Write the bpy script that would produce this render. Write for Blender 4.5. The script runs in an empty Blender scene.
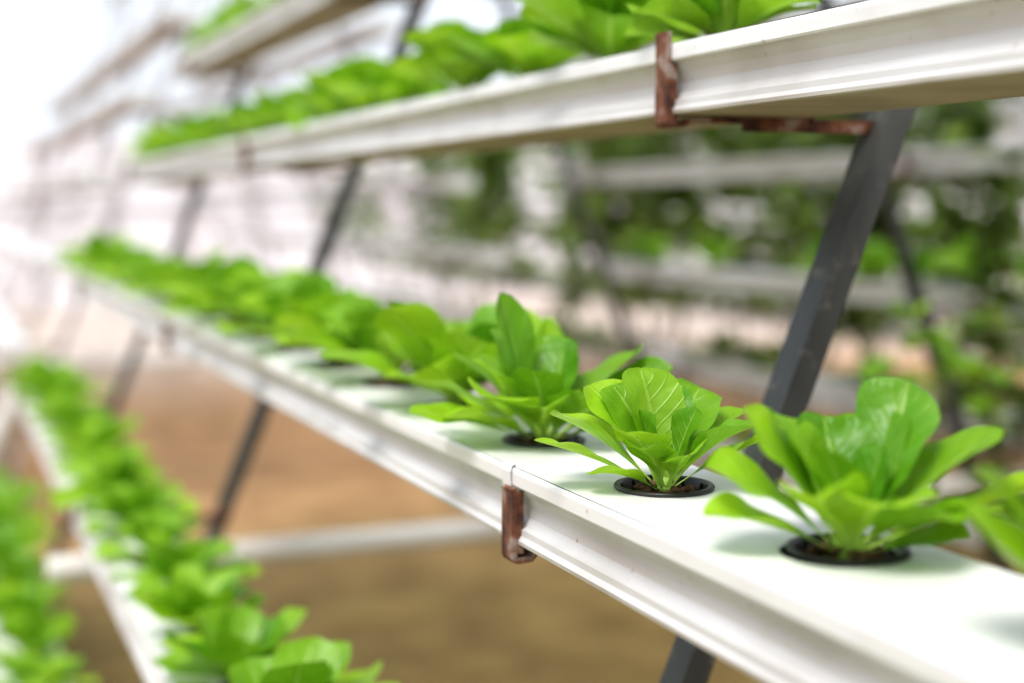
import bpy, math, random
import numpy as np
from mathutils import Vector, Matrix

S = 0.17            # metres per layout unit
GZ = 6.5            # camera height above ground in layout units
rng = random.Random(7)

def P(x, y, z):
    return (x*S, y*S, (z+GZ)*S)

# ------------------------------------------------------------------ materials
def new_mat(name):
    m = bpy.data.materials.new(name); m.use_nodes = True
    nt = m.node_tree; nt.nodes.clear()
    out = nt.nodes.new('ShaderNodeOutputMaterial')
    return m, nt, out

def noise_mat(name, c1, c2, scale=8, rough=0.5, metallic=0.0, bump=0.0, detail=4, lo=0.35, hi=0.65, spec=0.5, stretch=None, c3=None, specks=None, grime=None):
    m, nt, out = new_mat(name)
    N = nt.nodes.new; L = nt.links.new
    tc = N('ShaderNodeTexCoord')
    src = tc.outputs['Object']
    if stretch:
        mp = N('ShaderNodeMapping'); mp.inputs['Scale'].default_value = stretch
        L(src, mp.inputs['Vector']); src = mp.outputs['Vector']
    no = N('ShaderNodeTexNoise'); no.inputs['Scale'].default_value = scale; no.inputs['Detail'].default_value = detail
    L(src, no.inputs['Vector'])
    cr = N('ShaderNodeValToRGB')
    cr.color_ramp.elements[0].position = lo; cr.color_ramp.elements[0].color = (*c1, 1)
    cr.color_ramp.elements[1].position = hi; cr.color_ramp.elements[1].color = (*c2, 1)
    if c3:
        e = cr.color_ramp.elements.new(min(0.99, hi+0.08)); e.color = (*c3, 1)
    L(no.outputs['Fac'], cr.inputs['Fac'])
    col = cr.outputs['Color']
    for spk in ([specks] if specks else []) + ([grime] if grime else []):
        c, sc, a, bb, amt = spk
        n2 = N('ShaderNodeTexNoise'); n2.inputs['Scale'].default_value = sc; n2.inputs['Detail'].default_value = 5
        L(tc.outputs['Object'], n2.inputs['Vector'])
        r2 = N('ShaderNodeMapRange'); r2.inputs[1].default_value = a; r2.inputs[2].default_value = bb; r2.inputs[4].default_value = amt
        L(n2.outputs['Fac'], r2.inputs[0])
        mx = N('ShaderNodeMix'); mx.data_type = 'RGBA'; L(r2.outputs[0], mx.inputs[0]); L(col, mx.inputs[6]); mx.inputs[7].default_value = (*c, 1)
        col = mx.outputs[2]
    b = N('ShaderNodeBsdfPrincipled')
    b.inputs['Roughness'].default_value = rough
    b.inputs['Metallic'].default_value = metallic
    b.inputs['Specular IOR Level'].default_value = spec
    L(col, b.inputs['Base Color'])
    if bump:
        bp = N('ShaderNodeBump'); bp.inputs['Strength'].default_value = bump; bp.inputs['Distance'].default_value = 0.002
        L(no.outputs['Fac'], bp.inputs['Height']); L(bp.outputs['Normal'], b.inputs['Normal'])
    L(b.outputs[0], out.inputs[0])
    return m

def leaf_mat(name, dark, light, rib, trans=0.35, rough=.38):
    m, nt, out = new_mat(name)
    N = nt.nodes.new; L = nt.links.new
    def math_(op, a, b=None):
        n = N('ShaderNodeMath'); n.operation = op
        for i, v in enumerate((a, b)):
            if v is None: continue
            if isinstance(v, (int, float)): n.inputs[i].default_value = v
            else: L(v, n.inputs[i])
        return n.outputs[0]
    def mix(f, a, b):
        n = N('ShaderNodeMix'); n.data_type = 'RGBA'
        if isinstance(f, float): n.inputs[0].default_value = f
        else: L(f, n.inputs[0])
        for i, v in ((6, a), (7, b)):
            if isinstance(v, tuple): n.inputs[i].default_value = (*v, 1)
            else: L(v, n.inputs[i])
        return n.outputs[2]
    uv = N('ShaderNodeUVMap'); uv.uv_map = 'UVMap'
    sp = N('ShaderNodeSeparateXYZ'); L(uv.outputs[0], sp.inputs[0])
    au = math_('ABSOLUTE', math_('SUBTRACT', sp.outputs[0], 0.5))
    t = sp.outputs[1]
    at = N('ShaderNodeAttribute'); at.attribute_name = 'lv'
    tc = N('ShaderNodeTexCoord')
    no = N('ShaderNodeTexNoise'); no.inputs['Scale'].default_value = 60; no.inputs['Detail'].default_value = 3
    L(tc.outputs['Object'], no.inputs['Vector'])
    f = math_('ADD', math_('MULTIPLY', at.outputs['Fac'], 0.75), math_('MULTIPLY', no.outputs['Fac'], 0.3))
    base = mix(f, dark, light)
    ph = math_('MULTIPLY', math_('SUBTRACT', t, math_('MULTIPLY', au, 0.55)), 48.0)
    vein = math_('POWER', math_('MAXIMUM', math_('SINE', ph), 0.0), 7.0)
    base = mix(math_('MULTIPLY', vein, 0.10), base, rib)
    mr = N('ShaderNodeMapRange'); mr.inputs[1].default_value = 0.050; mr.inputs[2].default_value = 0.012
    L(math_('MULTIPLY', au, math_('ADD', t, 0.35)), mr.inputs[0])
    st = N('ShaderNodeMapRange'); st.inputs[1].default_value = 0.36; st.inputs[2].default_value = 0.10
    L(t, st.inputs[0])
    ribf = math_('MINIMUM', math_('MAXIMUM', math_('MULTIPLY', mr.outputs[0], 0.42), math_('MULTIPLY', st.outputs[0], 0.75)), 1.0)
    base = mix(ribf, base, rib)
    no2 = N('ShaderNodeTexNoise'); no2.inputs['Scale'].default_value = 95; no2.inputs['Detail'].default_value = 1.5
    L(tc.outputs['Object'], no2.inputs['Vector'])
    h = math_('SUBTRACT', math_('MULTIPLY', no2.outputs['Fac'], 1.3), math_('ADD', math_('MULTIPLY', vein, 0.22), math_('MULTIPLY', mr.outputs[0], 0.45)))
    bp = N('ShaderNodeBump'); bp.inputs['Strength'].default_value = 0.65; bp.inputs['Distance'].default_value = 0.0017
    L(h, bp.inputs['Height'])
    b = N('ShaderNodeBsdfPrincipled'); b.inputs['Roughness'].default_value = rough
    b.inputs['Specular IOR Level'].default_value = 0.5
    L(base, b.inputs['Base Color']); L(bp.outputs[0], b.inputs['Normal'])
    tr = N('ShaderNodeBsdfTranslucent'); L(base, tr.inputs['Color']); L(bp.outputs[0], tr.inputs['Normal'])
    mx = N('ShaderNodeMixShader'); mx.inputs[0].default_value = trans
    L(b.outputs[0], mx.inputs[1]); L(tr.outputs[0], mx.inputs[2]); L(mx.outputs[0], out.inputs[0])
    return m

M_pvc = noise_mat('white_pvc', (0.81, 0.80, 0.80), (0.70, 0.68, 0.67), scale=5, rough=0.36, lo=0.45, hi=0.85, stretch=(6, 0.6, 6), specks=((.35,.22,.13),120,.69,.77,.5), grime=((.60,.56,.52),14,.50,.78,.5))
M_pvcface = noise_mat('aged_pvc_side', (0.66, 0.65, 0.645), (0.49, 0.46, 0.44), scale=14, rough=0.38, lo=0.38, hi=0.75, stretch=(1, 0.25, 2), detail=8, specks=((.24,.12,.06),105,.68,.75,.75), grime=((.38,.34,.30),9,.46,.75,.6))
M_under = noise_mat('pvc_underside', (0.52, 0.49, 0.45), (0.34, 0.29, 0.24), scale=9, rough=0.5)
M_rust = noise_mat('rusty_steel', (0.060, 0.024, 0.016), (0.20, 0.08, 0.045), scale=45, rough=0.85, bump=1.0, detail=10, lo=.40, hi=.56, c3=(0.33, 0.26, 0.23))
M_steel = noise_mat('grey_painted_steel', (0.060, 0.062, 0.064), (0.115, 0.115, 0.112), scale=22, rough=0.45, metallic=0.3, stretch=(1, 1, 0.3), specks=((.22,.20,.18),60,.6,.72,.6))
M_leaf = leaf_mat('lettuce_leaf', (0.075, 0.28, 0.010), (0.43, 0.68, 0.032), (0.56, 0.76, 0.18), 0.40)  # dark end holds the tone of shaded leaves
M_leafd = leaf_mat('dark_vine_leaf', (0.055, 0.13, 0.024), (0.26, 0.35, 0.065), (0.32, 0.40, 0.12), 0.32, .5)  # greens lightened to stand in for distance haze
M_cup = noise_mat('black_net_cup', (0.010, 0.010, 0.010), (0.03, 0.027, 0.024), scale=40, rough=0.35)
M_coco = noise_mat('coco_substrate', (0.05, 0.022, 0.012), (0.20, 0.10, 0.06), scale=160, rough=0.9, bump=1.0)
M_bar = noise_mat('white_pipe', (0.82, 0.79, 0.76), (0.68, 0.63, 0.58), scale=6, rough=0.4)
M_brown = noise_mat('brown_timber', (0.22, 0.12, 0.065), (0.34, 0.21, 0.12), scale=10, rough=0.8, stretch=(1, 8, 8))
M_stem = noise_mat('vine_stem', (0.10, 0.14, 0.04), (0.16, 0.12, 0.06), scale=20, rough=0.8)
M_sheet = noise_mat('plastic_sheeting', (0.93, 0.91, 0.94), (0.78, 0.72, 0.73), scale=1.1, rough=0.6, stretch=(1.6, 1.6, 0.25), lo=0.35, hi=0.7)
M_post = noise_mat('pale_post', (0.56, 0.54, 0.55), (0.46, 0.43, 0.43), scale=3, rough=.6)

# ------------------------------------------------------------------ mesh builder
class MB:
    def __init__(s): s.v=[]; s.f=[]; s.uv=[]; s.lv=[]; s.m=[]
    def vert(s, p, uv=(0,0), lv=0.5):
        s.v.append(P(*p)); s.uv.append(uv); s.lv.append(lv); return len(s.v)-1
    def face(s, idx, m=0): s.f.append(tuple(idx)); s.m.append(m)
    def box(s, a, b, m=0):
        (x0,y0,z0),(x1,y1,z1)=a,b
        i=[s.vert(p) for p in ((x0,y0,z0),(x1,y0,z0),(x1,y1,z0),(x0,y1,z0),(x0,y0,z1),(x1,y0,z1),(x1,y1,z1),(x0,y1,z1))]
        for q in ((0,3,2,1),(4,5,6,7),(0,1,5,4),(1,2,6,5),(2,3,7,6),(3,0,4,7)): s.face([i[k] for k in q],m)
    def tube(s, pts, r, n=10, m=0, cap=True):
        pts=[Vector(p) for p in pts]; rings=[]
        for k,p in enumerate(pts):
            t=(pts[min(k+1,len(pts)-1)]-pts[max(k-1,0)]).normalized()
            up=Vector((0,0,1)) if abs(t.z)<0.9 else Vector((0,1,0))
            a=t.cross(up).normalized(); b=a.cross(t).normalized()
            rr = r[k] if isinstance(r,(list,tuple)) else r
            rings.append([s.vert(p+rr*(math.cos(2*math.pi*j/n)*a+math.sin(2*math.pi*j/n)*b)) for j in range(n)])
        for k in range(len(rings)-1):
            for j in range(n):
                s.face([rings[k][j],rings[k][(j+1)%n],rings[k+1][(j+1)%n],rings[k+1][j]],m)
        if cap: s.face(rings[0][::-1],m); s.face(rings[-1],m)
    def build(s, name, mats, smooth=True, parent=None):
        me=bpy.data.meshes.new(name); me.from_pydata(s.v,[],s.f)
        for mt in mats: me.materials.append(mt)
        me.polygons.foreach_set('material_index', s.m)
        uvl=me.uv_layers.new(name='UVMap')
        li=np.zeros(len(me.loops),dtype=np.int32); me.loops.foreach_get('vertex_index',li)
        uvl.data.foreach_set('uv', np.array(s.uv,dtype=np.float32)[li].ravel())
        a=me.attributes.new('lv','FLOAT','POINT'); a.data.foreach_set('value', np.array(s.lv,dtype=np.float32))
        if smooth: me.polygons.foreach_set('use_smooth',[True]*len(me.polygons))
        me.update()
        ob=bpy.data.objects.new(name,me); bpy.context.collection.objects.link(ob)
        if parent: ob.parent=parent
        return ob

def empty(name):
    e=bpy.data.objects.new(name,None); bpy.context.collection.objects.link(e); e.empty_display_size=0.05; return e

# ------------------------------------------------------------------ leaves
WT=[0,.08,.17,.25,.34,.44,.56,.69,.81,.89,.945,.98,1.0]
WV=[.15,.10,.11,.22,.46,.73,.92,1.0,.98,.86,.66,.40,.08]
def leaf(mb, base, az, L, W, e0, bend, nl=14, nw=3, m=0, R=rng, lv=None, ruff=1.0, drift=None, roll=None):
    az=math.radians(az); e0=math.radians(e0); bend=math.radians(bend)
    if lv is None: lv=R.uniform(0.0,1.0)
    p=Vector(base); side0=Vector((-math.sin(az),math.cos(az),0))
    ph=R.uniform(0,6.3); ph2=R.uniform(0,6.3); cup=R.uniform(.15,.5); fr=R.uniform(8,13)
    ro_=R.uniform(-.4,.4); dr_=R.uniform(-.16,.16)
    if roll is None: roll=ro_
    if drift is None: drift=dr_
    tipc=R.uniform(.0,.4)
    rows=[]; tp=0
    for i in range(nl+1):
        t=i/nl
        t=t**0.85 if nl>8 else t
        a=e0+bend*t**1.4-tipc*max(0,t-.7)**1.5*4
        T=Vector((math.cos(az)*math.cos(a),math.sin(az)*math.cos(a),math.sin(a)))
        if i>0: p=p+T*(L*(t-tp))
        tp=t
        Sd=side0.copy(); Nn=T.cross(Sd)
        ro=roll*t
        S2=Sd*math.cos(ro)+Nn*math.sin(ro); N2=Nn*math.cos(ro)-Sd*math.sin(ro)
        w=W*float(np.interp(t,WT,WV))
        c=p+Sd*(drift*L*t*t)
        row=[]
        for j in range(-nw,nw+1):
            v=j/nw
            g=min(1,t*1.6)*min(1,w/W*1.3)
            ru=ruff*W*0.12*abs(v)**1.8*math.sin(t*fr+ (ph if v>0 else ph2))*g
            ru+=ruff*W*0.030*math.sin(t*21+v*4+ph)*g*min(1,abs(v)*3)
            zz=cup*w*(abs(v)**1.5)*0.75 - 0.08*w*(1-abs(v))**3 + ru
            edge=1+0.04*math.sin(t*fr*1.3+ph2*(1 if v>0 else 2))*abs(v)
            q=c+S2*(w*v*edge*(1-0.12*cup*abs(v)))+N2*zz
            row.append(mb.vert(q,(v*.5+.5,t),lv))
        rows.append(row)
    for i in range(nl):
        for j in range(2*nw):
            mb.face([rows[i][j],rows[i][j+1],rows[i+1][j+1],rows[i+1][j]],m)

def cup(mb, cx, cy, z, r=0.172, n=32, mc=1, ms=2, fine=True, R=rng):
    prof=[(r*1.03,0.002),(r*1.05,0.010),(r*1.02,0.016),(r*.93,0.014),(r*.90,0.004),(r*.86,-0.03),(r*.80,-0.075)]
    if not fine: prof=[(r*1.04,0.002),(r*1.0,0.018),(r*.9,0.01)]; n=14
    rings=[[mb.vert((cx+rr*math.cos(2*math.pi*k/n),cy+rr*math.sin(2*math.pi*k/n),z+h)) for k in range(n)] for rr,h in prof]
    for a,b in zip(rings[:-1],rings[1:]):
        for k in range(n): mb.face([a[k],a[(k+1)%n],b[(k+1)%n],b[k]],mc)
    zs=z+prof[-1][1]
    c=mb.vert((cx,cy,zs+0.02)); mids=[mb.vert((cx+r*.5*math.cos(2*math.pi*k/n),cy+r*.5*math.sin(2*math.pi*k/n),zs+R.uniform(.0,.035))) for k in range(n)]
    for k in range(n):
        mb.face([rings[-1][k],rings[-1][(k+1)%n],mids[(k+1)%n],mids[k]],ms); mb.face([mids[k],mids[(k+1)%n],c],ms)
    if fine:
        for k in range(10):
            a=2*math.pi*k/10
            mb.tube([(cx+r*.90*math.cos(a),cy+r*.90*math.sin(a),z+.006),(cx+r*.78*math.cos(a),cy+r*.78*math.sin(a),z-.05),(cx+r*.35*math.cos(a),cy+r*.35*math.sin(a),z-.045)],.007,5,mc)
        for k in range(90):
            a=R.uniform(0,6.28); q=r*.72*math.sqrt(R.random()); s=R.uniform(.008,.024)
            x,y,zz=cx+q*math.cos(a),cy+q*math.sin(a),z-.045+R.uniform(0,.085)*(1-q/r)
            mb.tube([(x-s,y+R.uniform(-s,s),zz),(x+s,y+R.uniform(-s,s),zz+R.uniform(-s,s))],[s*.7,s*.5],5,ms)

def hero(name, cx, cy, z, leaves, seed, wk=1.0, dz=.0):
    R=random.Random(seed); mb=MB()
    cup(mb,cx,cy,z,R=R)
    for lf in leaves:
        al,e,bd,L,W=lf[:5]; lv=lf[5] if len(lf)>5 else None
        az=al-22.3
        b=(cx+.030*math.cos(math.radians(az)),cy+.030*math.sin(math.radians(az)),z-.01+dz+.03*max(0,e-20)/60)
        leaf(mb,b,az,L,W*wk,e,bd,24,6,0,R,lv)
    mb.tube([(cx,cy,z-.06),(cx,cy,z+.04)],[.032,.024],8,0)
    return mb.build(name,[M_leaf,M_cup,M_coco])

def plant(mb, cx, cy, z, size=1.0, n=13, nl=9, nw=2, R=rng, fine=False, m=0, width=1.0, withcup=True):
    if withcup: cup(mb,cx,cy,z,fine=fine,R=R)
    a0=R.uniform(0,360)
    for k in range(n):
        q=k/(n-1)
        az=a0+k*137.5+R.uniform(-22,22)
        L=size*(0.50-0.13*q)*R.uniform(.78,1.22)
        e=25+46*q+R.uniform(-12,16)
        bd=-28+14*q+R.uniform(-18,12)
        W=size*(0.155-0.030*q)*R.uniform(.85,1.15)*width
        leaf(mb,(cx+.02*math.cos(az),cy+.02*math.sin(az),z+.01),az,L,W,e,bd,nl,nw,m,R,lv=min(1,max(0,R.gauss(.75-.5*q,.22))))  # inner leaves set darker, shade put into their colour

# ------------------------------------------------------------------ rack layout
AX=7.2
LEVELS=[(.45,-4.38),(1.19,-2.69),(2.08,-1.0),(2.93,.686),(3.83,2.376),(4.71,4.07)]
CW=.64; CH=.30; SP=1.07; Y0=3.39
def legx(z): return 3.055+.411*(z+1.955)

PROF=[(-.006,-.003),(-.014,-.010),(-.016,-.022),(-.016,-.068),(-.010,-.076),(.012,-.080),(.018,-.092),(.038,-.12),(.050,-.160),(.047,-.200),(.026,-.232),(.004,-.238),(.003,-.262),(-.004,-.272),(-.010,-.28),(-.010,-.294),(-.002,-.30)]
def channel(name, x0, z0, ya, yb, cups=None, mirror=False, ax=AX, parent=None, seam=None):
    mb=MB()
    fx=(lambda x: 2*ax-x) if mirror else (lambda x:x)
    prof=PROF+[(CW-x,z) for x,z in reversed(PROF)]
    nP=len(PROF)
    rows=[]
    for y in (ya,yb):
        rows.append([mb.vert((fx(x0+x),y,z0+z)) for x,z in prof])
    for k in range(len(prof)-1):
        zc=(prof[k][1]+prof[k+1][1])/2
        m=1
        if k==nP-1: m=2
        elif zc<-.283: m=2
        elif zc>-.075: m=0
        mb.face([rows[0][k],rows[0][k+1],rows[1][k+1],rows[1][k]],m)
    mb.face(rows[0][::-1],0); mb.face(rows[1],0)
    xa,xb=x0-.006,x0+CW+.006
    zt=z0
    def quad(y1,y2,zz=zt):
        i=[mb.vert((fx(x),y,zz)) for x,y in ((xa,y1),(xb,y1),(xb,y2),(xa,y2))]; mb.face(i,0)
    if not cups: quad(ya,yb)
    else:
        cur=ya; r=.172
        for (cx,cy) in cups:
            ym,yM=cy-.4,cy+.4
            if ym-cur>1e-4: quad(cur,ym)
            angs=[2*math.pi*k/32 for k in range(32)]
            cor=[math.atan2(yy_-cy,xx_-cx)%(2*math.pi) for xx_ in (xa,xb) for yy_ in (ym,yM)]
            angs=sorted(set(angs+cor))
            inn=[];outr=[]
            for a in angs:
                c,s_=math.cos(a),math.sin(a)
                tx=((xb-cx)/c if c>0 else (xa-cx)/c) if abs(c)>1e-9 else 1e9
                ty=((yM-cy)/s_ if s_>0 else (ym-cy)/s_) if abs(s_)>1e-9 else 1e9
                t=min(tx,ty)
                inn.append(mb.vert((fx(cx+r*c),cy+r*s_,zt))); outr.append(mb.vert((fx(cx+t*c),cy+t*s_,zt)))
            n=len(angs)
            for k in range(n): mb.face([inn[k],outr[k],outr[(k+1)%n],inn[(k+1)%n]],0)
            cur=yM
        if yb-cur>1e-4: quad(cur,yb)
    if seam:
        for (s0,s1) in seam:
            h=.010
            i0=[(-.020,-.080),(-.023,-.02),(-.016,.003),(-.004,h)]
            ra=[mb.vert((fx(x0+x),s0,z0+z)) for x,z in i0]; rb=[mb.vert((fx(x0+x),s1,z0+z)) for x,z in i0]
            for k in range(3): mb.face([ra[k],ra[k+1],rb[k+1],rb[k]],0)
            e=[mb.vert((fx(x0+CW+.01),s0,z0+h)),mb.vert((fx(x0+CW+.01),s1,z0+h))]
            mb.face([ra[3],e[0],e[1],rb[3]],0)
            b=[mb.vert((fx(x0),s0,z0-.001)),mb.vert((fx(x0+CW+.01),s0,z0-.001))]
            mb.face([ra[3],b[0],b[1],e[0]],0)
            b=[mb.vert((fx(x0),s1,z0-.001)),mb.vert((fx(x0+CW+.01),s1,z0-.001))]
            mb.face([rb[3],e[1],b[1],b[0]],0)
    return mb.build(name,[M_pvc,M_pvcface,M_under],smooth=False,parent=parent)

def frame(mb, y, ax=AX, zb=-GZ, ztop=8.3, w=.135, barmat=2, bar=True):
    for mir in (False,True):
        fx=(lambda x: 2*ax-x) if mir else (lambda x:x)
        xb_=legx(zb)+ax-AX; xt=legx(ztop)+ax-AX
        pr=[(0,0),(w,0),(w,.03),(.03,.03),(.03,w),(w,w),(w,w+.03),(0,w+.03)]
        A=[mb.vert((fx(xb_-w/2+px),y+py,zb)) for px,py in pr]
        B=[mb.vert((fx(xt-w/2+px),y+py,ztop)) for px,py in pr]
        for k in range(len(pr)):
            mb.face([A[k],A[(k+1)%8],B[(k+1)%8],B[k]],0)
        xm=fx(xb_); mb.box((xm-.25,y-.15,zb),(xm+.25,y+w+.15,zb+.05),0)
    mb.box((ax-.35,y-.01,ztop-.1),(ax+.35,y+w+.04,ztop+.06),0)
    if bar:
        xl=legx(-3.34)+ax-AX-1.55
        mb.tube([(xl,y-.14,-3.38),(2*ax-xl,y-.14,-3.38)],.125,14,barmat)

def bracket(mb, x0, z0, y, top=0.0, ax=AX, mirror=False, w=.105, drop=0.0):
    fx=(lambda x: 2*ax-x) if mirror else (lambda x:x)
    t=.022; zb=z0-CH-.012
    lx=legx(zb)+ax-AX+.05
    path=[(x0-.040,z0+top),(x0-.036,z0-.10),(x0-.038,z0-.22),(x0-.038,zb-.02-drop),(x0-.030,zb-.034-drop),(x0-.008,zb-.040-drop),(x0+.05,zb-.036-drop),(x0+.08,zb-.022),(x0+CW*.5,zb-.012),(x0+CW+.03,zb-.012),(lx,zb-.012)]
    rows=[]
    for k,(x,z) in enumerate(path):
        a=Vector(path[max(k-1,0)]); b=Vector(path[min(k+1,len(path)-1)]); d=(b-a).normalized(); nn=Vector((d.y,-d.x))
        q=Vector((x,z)); o=q-nn*t
        rows.append([mb.vert((fx(q.x),y,q.y)),mb.vert((fx(q.x),y+w,q.y)),mb.vert((fx(o.x),y+w,o.y)),mb.vert((fx(o.x),y,o.y))])
    for k in range(len(rows)-1):
        for j in range(4): mb.face([rows[k][j],rows[k][(j+1)%4],rows[k+1][(j+1)%4],rows[k+1][j]],1)
    mb.face(rows[0][::-1],1); mb.face(rows[-1],1)
    # web of the angle section along the near edge of the upright, filling the channel's hollow side
    xa,xb2=sorted((fx(x0-.03),fx(x0+.012)))
    mb.box((xa,y+.002,zb-.02),(xb2,y+.02,z0-.088),1)
    xa,xb2=sorted((fx(x0+CW+.03),fx(x0+CW+.05)))
    mb.box((xa,y,zb-.01),(xb2,y+w,z0-.05),1)
    xa,xb2=sorted((fx(x0+.34),fx(lx)))
    mb.box((xa,y,zb-.050),(xb2,y+.02,zb-.012),1)
    xl=fx(lx-.05)
    mb.tube([(xl,y-.03,zb+.02),(xl,y+.12,zb+.02)],.03,8,1)

def rack(name, ax, ya, yb, framesY, hero_side=False, bars=(0,), haze=False):
    e=empty(name)
    for li,(x,z) in enumerate(LEVELS):
        for mir in (False,True):
            xx=x+ax-AX
            cups=None; seam=None
            if hero_side and not mir:
                cups=[]
                k=math.ceil((ya+.6-Y0)/SP)
                while Y0+k*SP<yb-.6:
                    cups.append((xx+CW/2+.02,Y0+k*SP)); k+=1
                seam=[(5.02,5.11)] if li==2 else None
            channel('gutter_%d%s'%(li+1,'_back' if mir else ''),xx,z,ya,yb,cups,mir,ax,e,seam)
    mb=MB()
    for i,y in enumerate(framesY):
        frame(mb,y,ax,barmat=3 if y in bars else 2,bar=(y in bars))
        for li,(x,z) in enumerate(LEVELS):
            dy={2:-.28,3:.08}.get(li,-.10)
            for mir in (False,True):
                bracket(mb,x+ax-AX,z,y+dy,top=(.045 if li==3 else -.080),ax=ax,mirror=mir,drop=.02 if li==2 else 0)
    mb.box((ax-.08,ya+.5,8.22),(ax+.08,yb-.5,8.38),0)
    mb.build('steel_frame',[M_post if haze else M_steel,M_rust,M_brown,M_bar],smooth=False,parent=e)  # far frames coloured pale in place of real haze
    return e

rack('hydroponic_rack',AX,-5.5,24.0,[5.25-8.6,5.25,13.85,22.45],True,bars=(13.85,))
rack('hydroponic_rack',AX,30.0,62,[32.0,40.6,49.2,57.8],False,bars=(32.0,),haze=True)
rack('hydroponic_rack',AX+18.5,2,66,[4.0,12.6,21.2,29.8,38.4,47.0,55.6,64],False,bars=(21.2,),haze=True)

# ------------------------------------------------------------------ drain pipes at end of the first rack
mb=MB()
for mir in (False,True):
    fx=(lambda x:2*AX-x) if mir else (lambda x:x)
    pts=[]
    for x,z in LEVELS[1::-1]: pts.append((fx(x+.1),24.5,z-.35))
    pts=[(fx(LEVELS[1][0]+.32),24.02,LEVELS[1][1]-.15),(fx(LEVELS[1][0]+.30),24.3,LEVELS[1][1]-.18)]+pts
    pts.append((fx(.2),24.5,-5.4)); pts.append((fx(.2),24.5,-GZ+.1))
    mb.tube(pts,.2,14,0)
mb.build('drain_pipe',[M_bar])

# ------------------------------------------------------------------ lettuces
zt=-1.0; cxm=2.08+CW/2+.02
L1=[(106,80,-14,.42,.115,.65),(142,64,-26,.44,.110,.85),(168,46,-28,.47,.105,.9),(184,32,-20,.48,.082,1.0),(60,62,-26,.43,.11,.3),(26,50,-34,.44,.11,.45),
    (2,36,-18,.50,.09,.6),(214,32,-30,.30,.07,.9),(250,60,-48,.28,.08,.55),(292,56,-46,.30,.08,.4),(232,64,-44,.34,.09,.75),
    (126,70,-24,.40,.10,.4),(30,78,-10,.28,.06,.1),(200,80,-8,.28,.06,.2),(335,54,-34,.40,.09,.25),(80,74,-20,.40,.09,.0)]
L2=[(160,60,-8,.49,.12,.85),(137,72,-22,.44,.11,.5),(34,60,-4,.55,.12,.05),(14,45,-8,.55,.12,.4),(-2,26,-14,.66,.09,.9),(268,54,-50,.42,.13,.75),
    (312,44,-42,.40,.11,.4),(90,68,-24,.42,.115,.05),(186,30,-26,.42,.09,.95),(-16,18,-12,.32,.08,.5),(232,56,-46,.40,.11,.85),(62,64,-20,.44,.11,.1),
    (176,46,-30,.46,.11,.7),(20,78,-14,.30,.07,.0),(250,76,-24,.34,.08,.3),(338,36,-28,.44,.095,.6),(115,60,-30,.42,.11,.0)]
L3=[(158,76,-4,.64,.105,.15),(120,66,-22,.56,.14,.3),(80,62,-18,.52,.14,.15),(35,48,-18,.58,.14,.3),(12,36,-10,.62,.125,.15),(150,54,-28,.54,.13,.6),(176,38,-22,.60,.125,.8),(190,24,-16,.58,.105,.7),
    (268,48,-44,.46,.145,.5),(232,50,-42,.50,.14,.8),(302,44,-42,.48,.145,.3),(340,36,-34,.50,.135,.3),(-8,24,-20,.48,.11,.5),(212,32,-30,.50,.125,.9),(60,68,-20,.46,.12,.05),
    (270,68,-30,.40,.10,.3),(200,66,-26,.46,.12,.5)]
L4=[(150,62,-16,.50,.11,.6),(170,48,-6,.44,.10,.8),(125,70,-16,.46,.11,.3),(90,66,-20,.46,.11,.4),(60,56,-20,.48,.11,.5),(20,44,-16,.5,.11,.6),(0,30,-16,.5,.09,.7),(-30,40,-26,.42,.10,.5),
    (200,66,-22,.32,.08,.6),(235,72,-30,.32,.08,.7),(280,62,-40,.36,.10,.4),(320,56,-30,.42,.10,.5),(250,80,-10,.3,.07,.2)]
hero('lettuce_plant',cxm-.012,Y0+SP-.03,zt,L1,3,1.16)
hero('lettuce_plant',cxm+.03,Y0,zt,L2,11,1.16)
hero('lettuce_plant',cxm,Y0+2*SP,zt,L3,5,1.12)
hero('lettuce_plant',cxm,Y0-SP,zt,L4,8,1.1)
for k,sz,sd in ((3,1.3,22),(4,1.32,24),(5,1.25,25),(6,1.3,26)):
    R=random.Random(sd); mb=MB()
    plant(mb,cxm,Y0+k*SP,zt,sz,20,14,4,R,fine=(k<4))
    mb.build('lettuce_plant',[M_leaf,M_cup,M_coco])

def row(name, li, ya, yb, size, mirror=False, ax=AX, mat=M_leaf, n=12, width=1.0, nl=7, sp=SP, skip=0.0, seed=1, gap=None):
    R=random.Random(seed); mb=MB(); x,z=LEVELS[li]
    cx=x+CW/2+.02+ax-AX
    if mirror: cx=2*ax-cx
    k=math.ceil((ya-Y0)/sp)
    while Y0+k*sp<yb:
        y=Y0+k*sp; k+=1
        if gap and gap[0]<y<gap[1]: continue
        if R.random()>=skip:
            plant(mb,cx,y,z,size*R.uniform(.82,1.22),n,nl,2,R,m=0,width=width)
    return mb.build(name,[mat,M_cup,M_coco])
row('lettuce_row',2,Y0+6.5*SP,23.5,1.3,seed=2,n=16)
row('lettuce_row',2,-4.5,Y0-1.5*SP,1.0,seed=12)
row('lettuce_row',3,-4.5,23.5,1.08,seed=3,n=17,nl=9,gap=(2.8,5.0))
row('lettuce_row',1,-4.5,23.5,1.22,seed=4,n=15,nl=9)
row('lettuce_row',0,-4.5,23.5,1.25,seed=5,n=14)
row('lettuce_row',4,-4.5,23.5,1.2,seed=6)
row('lettuce_row',5,-4.5,23.5,1.2,seed=7)
for li in range(6):
    row('leafy_crop_row',li,-4.5,23.5,1.25,mirror=True,mat=M_leafd if li%2 else M_leaf,seed=30+li,skip=.35,n=10)
    row('leafy_crop_row',li,3,62.0,1.7,ax=AX+18.5,mat=M_leafd,seed=40+li,skip=.3,n=12,nl=5)

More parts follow.
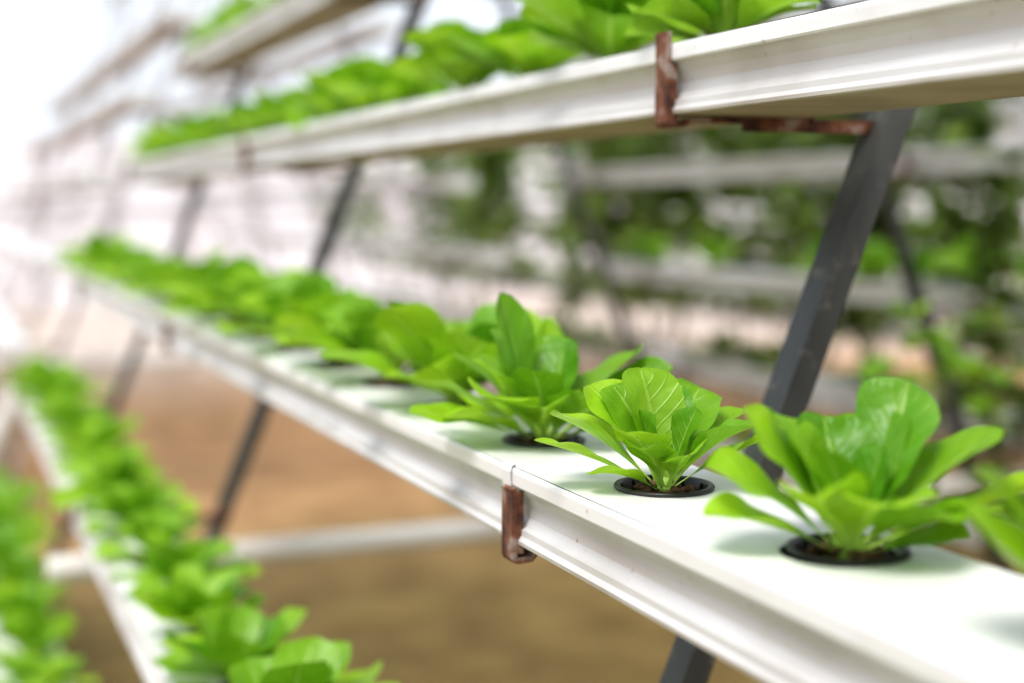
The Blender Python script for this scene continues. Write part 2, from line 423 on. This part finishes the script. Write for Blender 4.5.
# ------------------------------------------------------------------ vines behind the rack
def vine(mb, cx, cy, z0, z1, rad, nleaf, R, size=.45):
    pts=[]; zz=-GZ
    while zz<z1: pts.append((cx+R.uniform(-.12,.12),cy+R.uniform(-.12,.12),zz)); zz+=.8
    if len(pts)>1: mb.tube(pts,.05,6,1)
    for _ in range(nleaf):
        z=R.uniform(z0,z1); q=rad*math.sqrt(R.random())*(0.6+0.5*math.sin(z*2.3+cy))
        a=R.uniform(0,360)
        leaf(mb,(cx+q*math.cos(a),cy+q*math.sin(a)*1.2,z),R.uniform(0,360),size*R.uniform(.6,1.3),size*.38*R.uniform(.7,1.2),R.uniform(-30,50),R.uniform(-70,0),5,1,0,R)
R=random.Random(77); mb=MB()
y=12.0
while y<60:
    far=max(0,(y-34)/26)
    top=R.uniform(1.6,3.4)*(1-.3*far)
    vine(mb,16.6+R.uniform(-.9,.7),y,R.uniform(-3.0,-.8),top,R.uniform(.9,1.6),int(340*R.uniform(.4,1.1)*(1-.7*far)),R,.6)
    y+=R.uniform(1.3,2.8)*(1+far)
mb.build('tomato_vine_row',[M_leafd,M_stem])
mb=MB(); vine(mb,11.0,12.6,-3.0,.6,.34,120,R,.36); mb.build('climbing_vine',[M_leafd,M_stem])
mb=MB(); vine(mb,9.2,11.3,-2.0,-1.0,.4,26,R,.42); mb.build('climbing_vine',[M_leaf,M_stem])

# ------------------------------------------------------------------ ground and greenhouse shell
m,nt,out=new_mat('packed_soil')
N=nt.nodes.new; L=nt.links.new
geo=N('ShaderNodeTexCoord'); sp=N('ShaderNodeSeparateXYZ'); L(geo.outputs['Object'],sp.inputs[0])
no=N('ShaderNodeTexNoise'); no.inputs['Scale'].default_value=1.1; no.inputs['Detail'].default_value=5; L(geo.outputs['Object'],no.inputs['Vector'])
ad=N('ShaderNodeMath'); ad.operation='MULTIPLY_ADD'; L(no.outputs['Fac'],ad.inputs[0]); ad.inputs[1].default_value=1.6; L(sp.outputs[1],ad.inputs[2])
def mrange(a,b_):
    r=N('ShaderNodeMapRange'); r.inputs[1].default_value=a; r.inputs[2].default_value=b_; L(ad.outputs[0],r.inputs[0]); return r.outputs[0]
def cmix(f,a,b_):
    x=N('ShaderNodeMix'); x.data_type='RGBA'; L(f,x.inputs[0])
    for i,v in ((6,a),(7,b_)):
        if isinstance(v,tuple): x.inputs[i].default_value=v
        else: L(v,x.inputs[i])
    return x.outputs[2]
c=cmix(mrange(4.6,6.4),(.29,.20,.07,1),(.47,.28,.14,1))
c=cmix(mrange(8.5,11.5),c,(.62,.52,.46,1))       # ground turns paler beige toward the far end
no2=N('ShaderNodeTexNoise'); no2.inputs['Scale'].default_value=5; no2.inputs['Detail'].default_value=6; L(geo.outputs['Object'],no2.inputs['Vector'])
mx2=N('ShaderNodeMix'); mx2.data_type='RGBA'; mx2.blend_type='MULTIPLY'; mx2.inputs[0].default_value=.7
cr=N('ShaderNodeValToRGB'); cr.color_ramp.elements[0].position=.35; cr.color_ramp.elements[0].color=(.5,.45,.38,1); cr.color_ramp.elements[1].position=.62; cr.color_ramp.elements[1].color=(1,1,1,1)
L(no2.outputs['Fac'],cr.inputs[0]); L(c,mx2.inputs[6]); L(cr.outputs[0],mx2.inputs[7])
b=N('ShaderNodeBsdfPrincipled'); b.inputs['Roughness'].default_value=.95; L(mx2.outputs[2],b.inputs['Base Color'])
bp=N('ShaderNodeBump'); bp.inputs['Distance'].default_value=.02; L(no2.outputs['Fac'],bp.inputs['Height']); L(bp.outputs[0],b.inputs['Normal'])
L(b.outputs[0],out.inputs[0])
mb=MB(); i=[mb.vert(p) for p in ((-60,-40,-GZ),(42,-40,-GZ),(42,96,-GZ),(-60,96,-GZ))]; mb.face(i,0)
mb.build('ground',[m],smooth=False)

mb=MB(); mb.box((-60,95,-GZ),(42,95.4,4.5),0)
for k in range(22): x=-58+k*4.6; mb.box((x,94.7,-GZ),(x+.35,95,4.5),1)
mb.box((-60,94.75,-.2),(42,94.98,.1),1)
mb.build('wall_far',[M_sheet,M_post],smooth=False)
mb=MB(); mb.box((42,-40,-GZ),(42.4,95,9),0)
for k in range(28): y=-38+k*4.7; mb.box((41.7,y,-GZ),(42,y+.3,9),1)
mb.build('wall_right',[M_sheet,M_post],smooth=False)

# ------------------------------------------------------------------ light and sky
w=bpy.data.worlds.new('sky'); bpy.context.scene.world=w; w.use_nodes=True
nt=w.node_tree; bg=nt.nodes['Background']
tc=nt.nodes.new('ShaderNodeTexCoord'); sp=nt.nodes.new('ShaderNodeSeparateXYZ'); nt.links.new(tc.outputs['Generated'],sp.inputs[0])
cr=nt.nodes.new('ShaderNodeValToRGB'); cr.color_ramp.elements[0].position=0.0; cr.color_ramp.elements[0].color=(.88,.93,1.0,1)
cr.color_ramp.elements[1].position=.35; cr.color_ramp.elements[1].color=(.82,.90,1,1)
nt.links.new(sp.outputs[2],cr.inputs[0]); nt.links.new(cr.outputs[0],bg.inputs[0]); bg.inputs[1].default_value=1.0
sd=bpy.data.lights.new('sun','SUN'); sd.energy=3.0; sd.angle=math.radians(24); sd.color=(1,.965,.92)
so=bpy.data.objects.new('sun',sd); bpy.context.collection.objects.link(so)
so.rotation_euler=Vector((.45,.36,-1.0)).to_track_quat('-Z','Y').to_euler()
so.location=(-2,-2,4)

# ------------------------------------------------------------------ camera
th=math.radians(22.34); ph=math.radians(5.40)
F=Vector((math.sin(th)*math.cos(ph),math.cos(th)*math.cos(ph),-math.sin(ph)))
Rv=Vector((math.cos(th),-math.sin(th),0)); U=Rv.cross(F)
cd=bpy.data.cameras.new('camera'); cam=bpy.data.objects.new('camera',cd); bpy.context.collection.objects.link(cam)
cam.matrix_world=Matrix(((Rv.x,U.x,-F.x,0),(Rv.y,U.y,-F.y,0),(Rv.z,U.z,-F.z,GZ*S),(0,0,0,1)))
cd.lens=50; cd.sensor_width=36; cd.clip_start=.02; cd.clip_end=200
cd.dof.use_dof=True; cd.dof.focus_distance=5.05*S; cd.dof.aperture_fstop=2.5; cd.dof.aperture_blades=9
bpy.context.scene.camera=cam
vs=bpy.context.scene.view_settings
vs.view_transform='Standard'
try: vs.look='Medium High Contrast'
except Exception as ex: print('look',ex)
vs.exposure=0.05
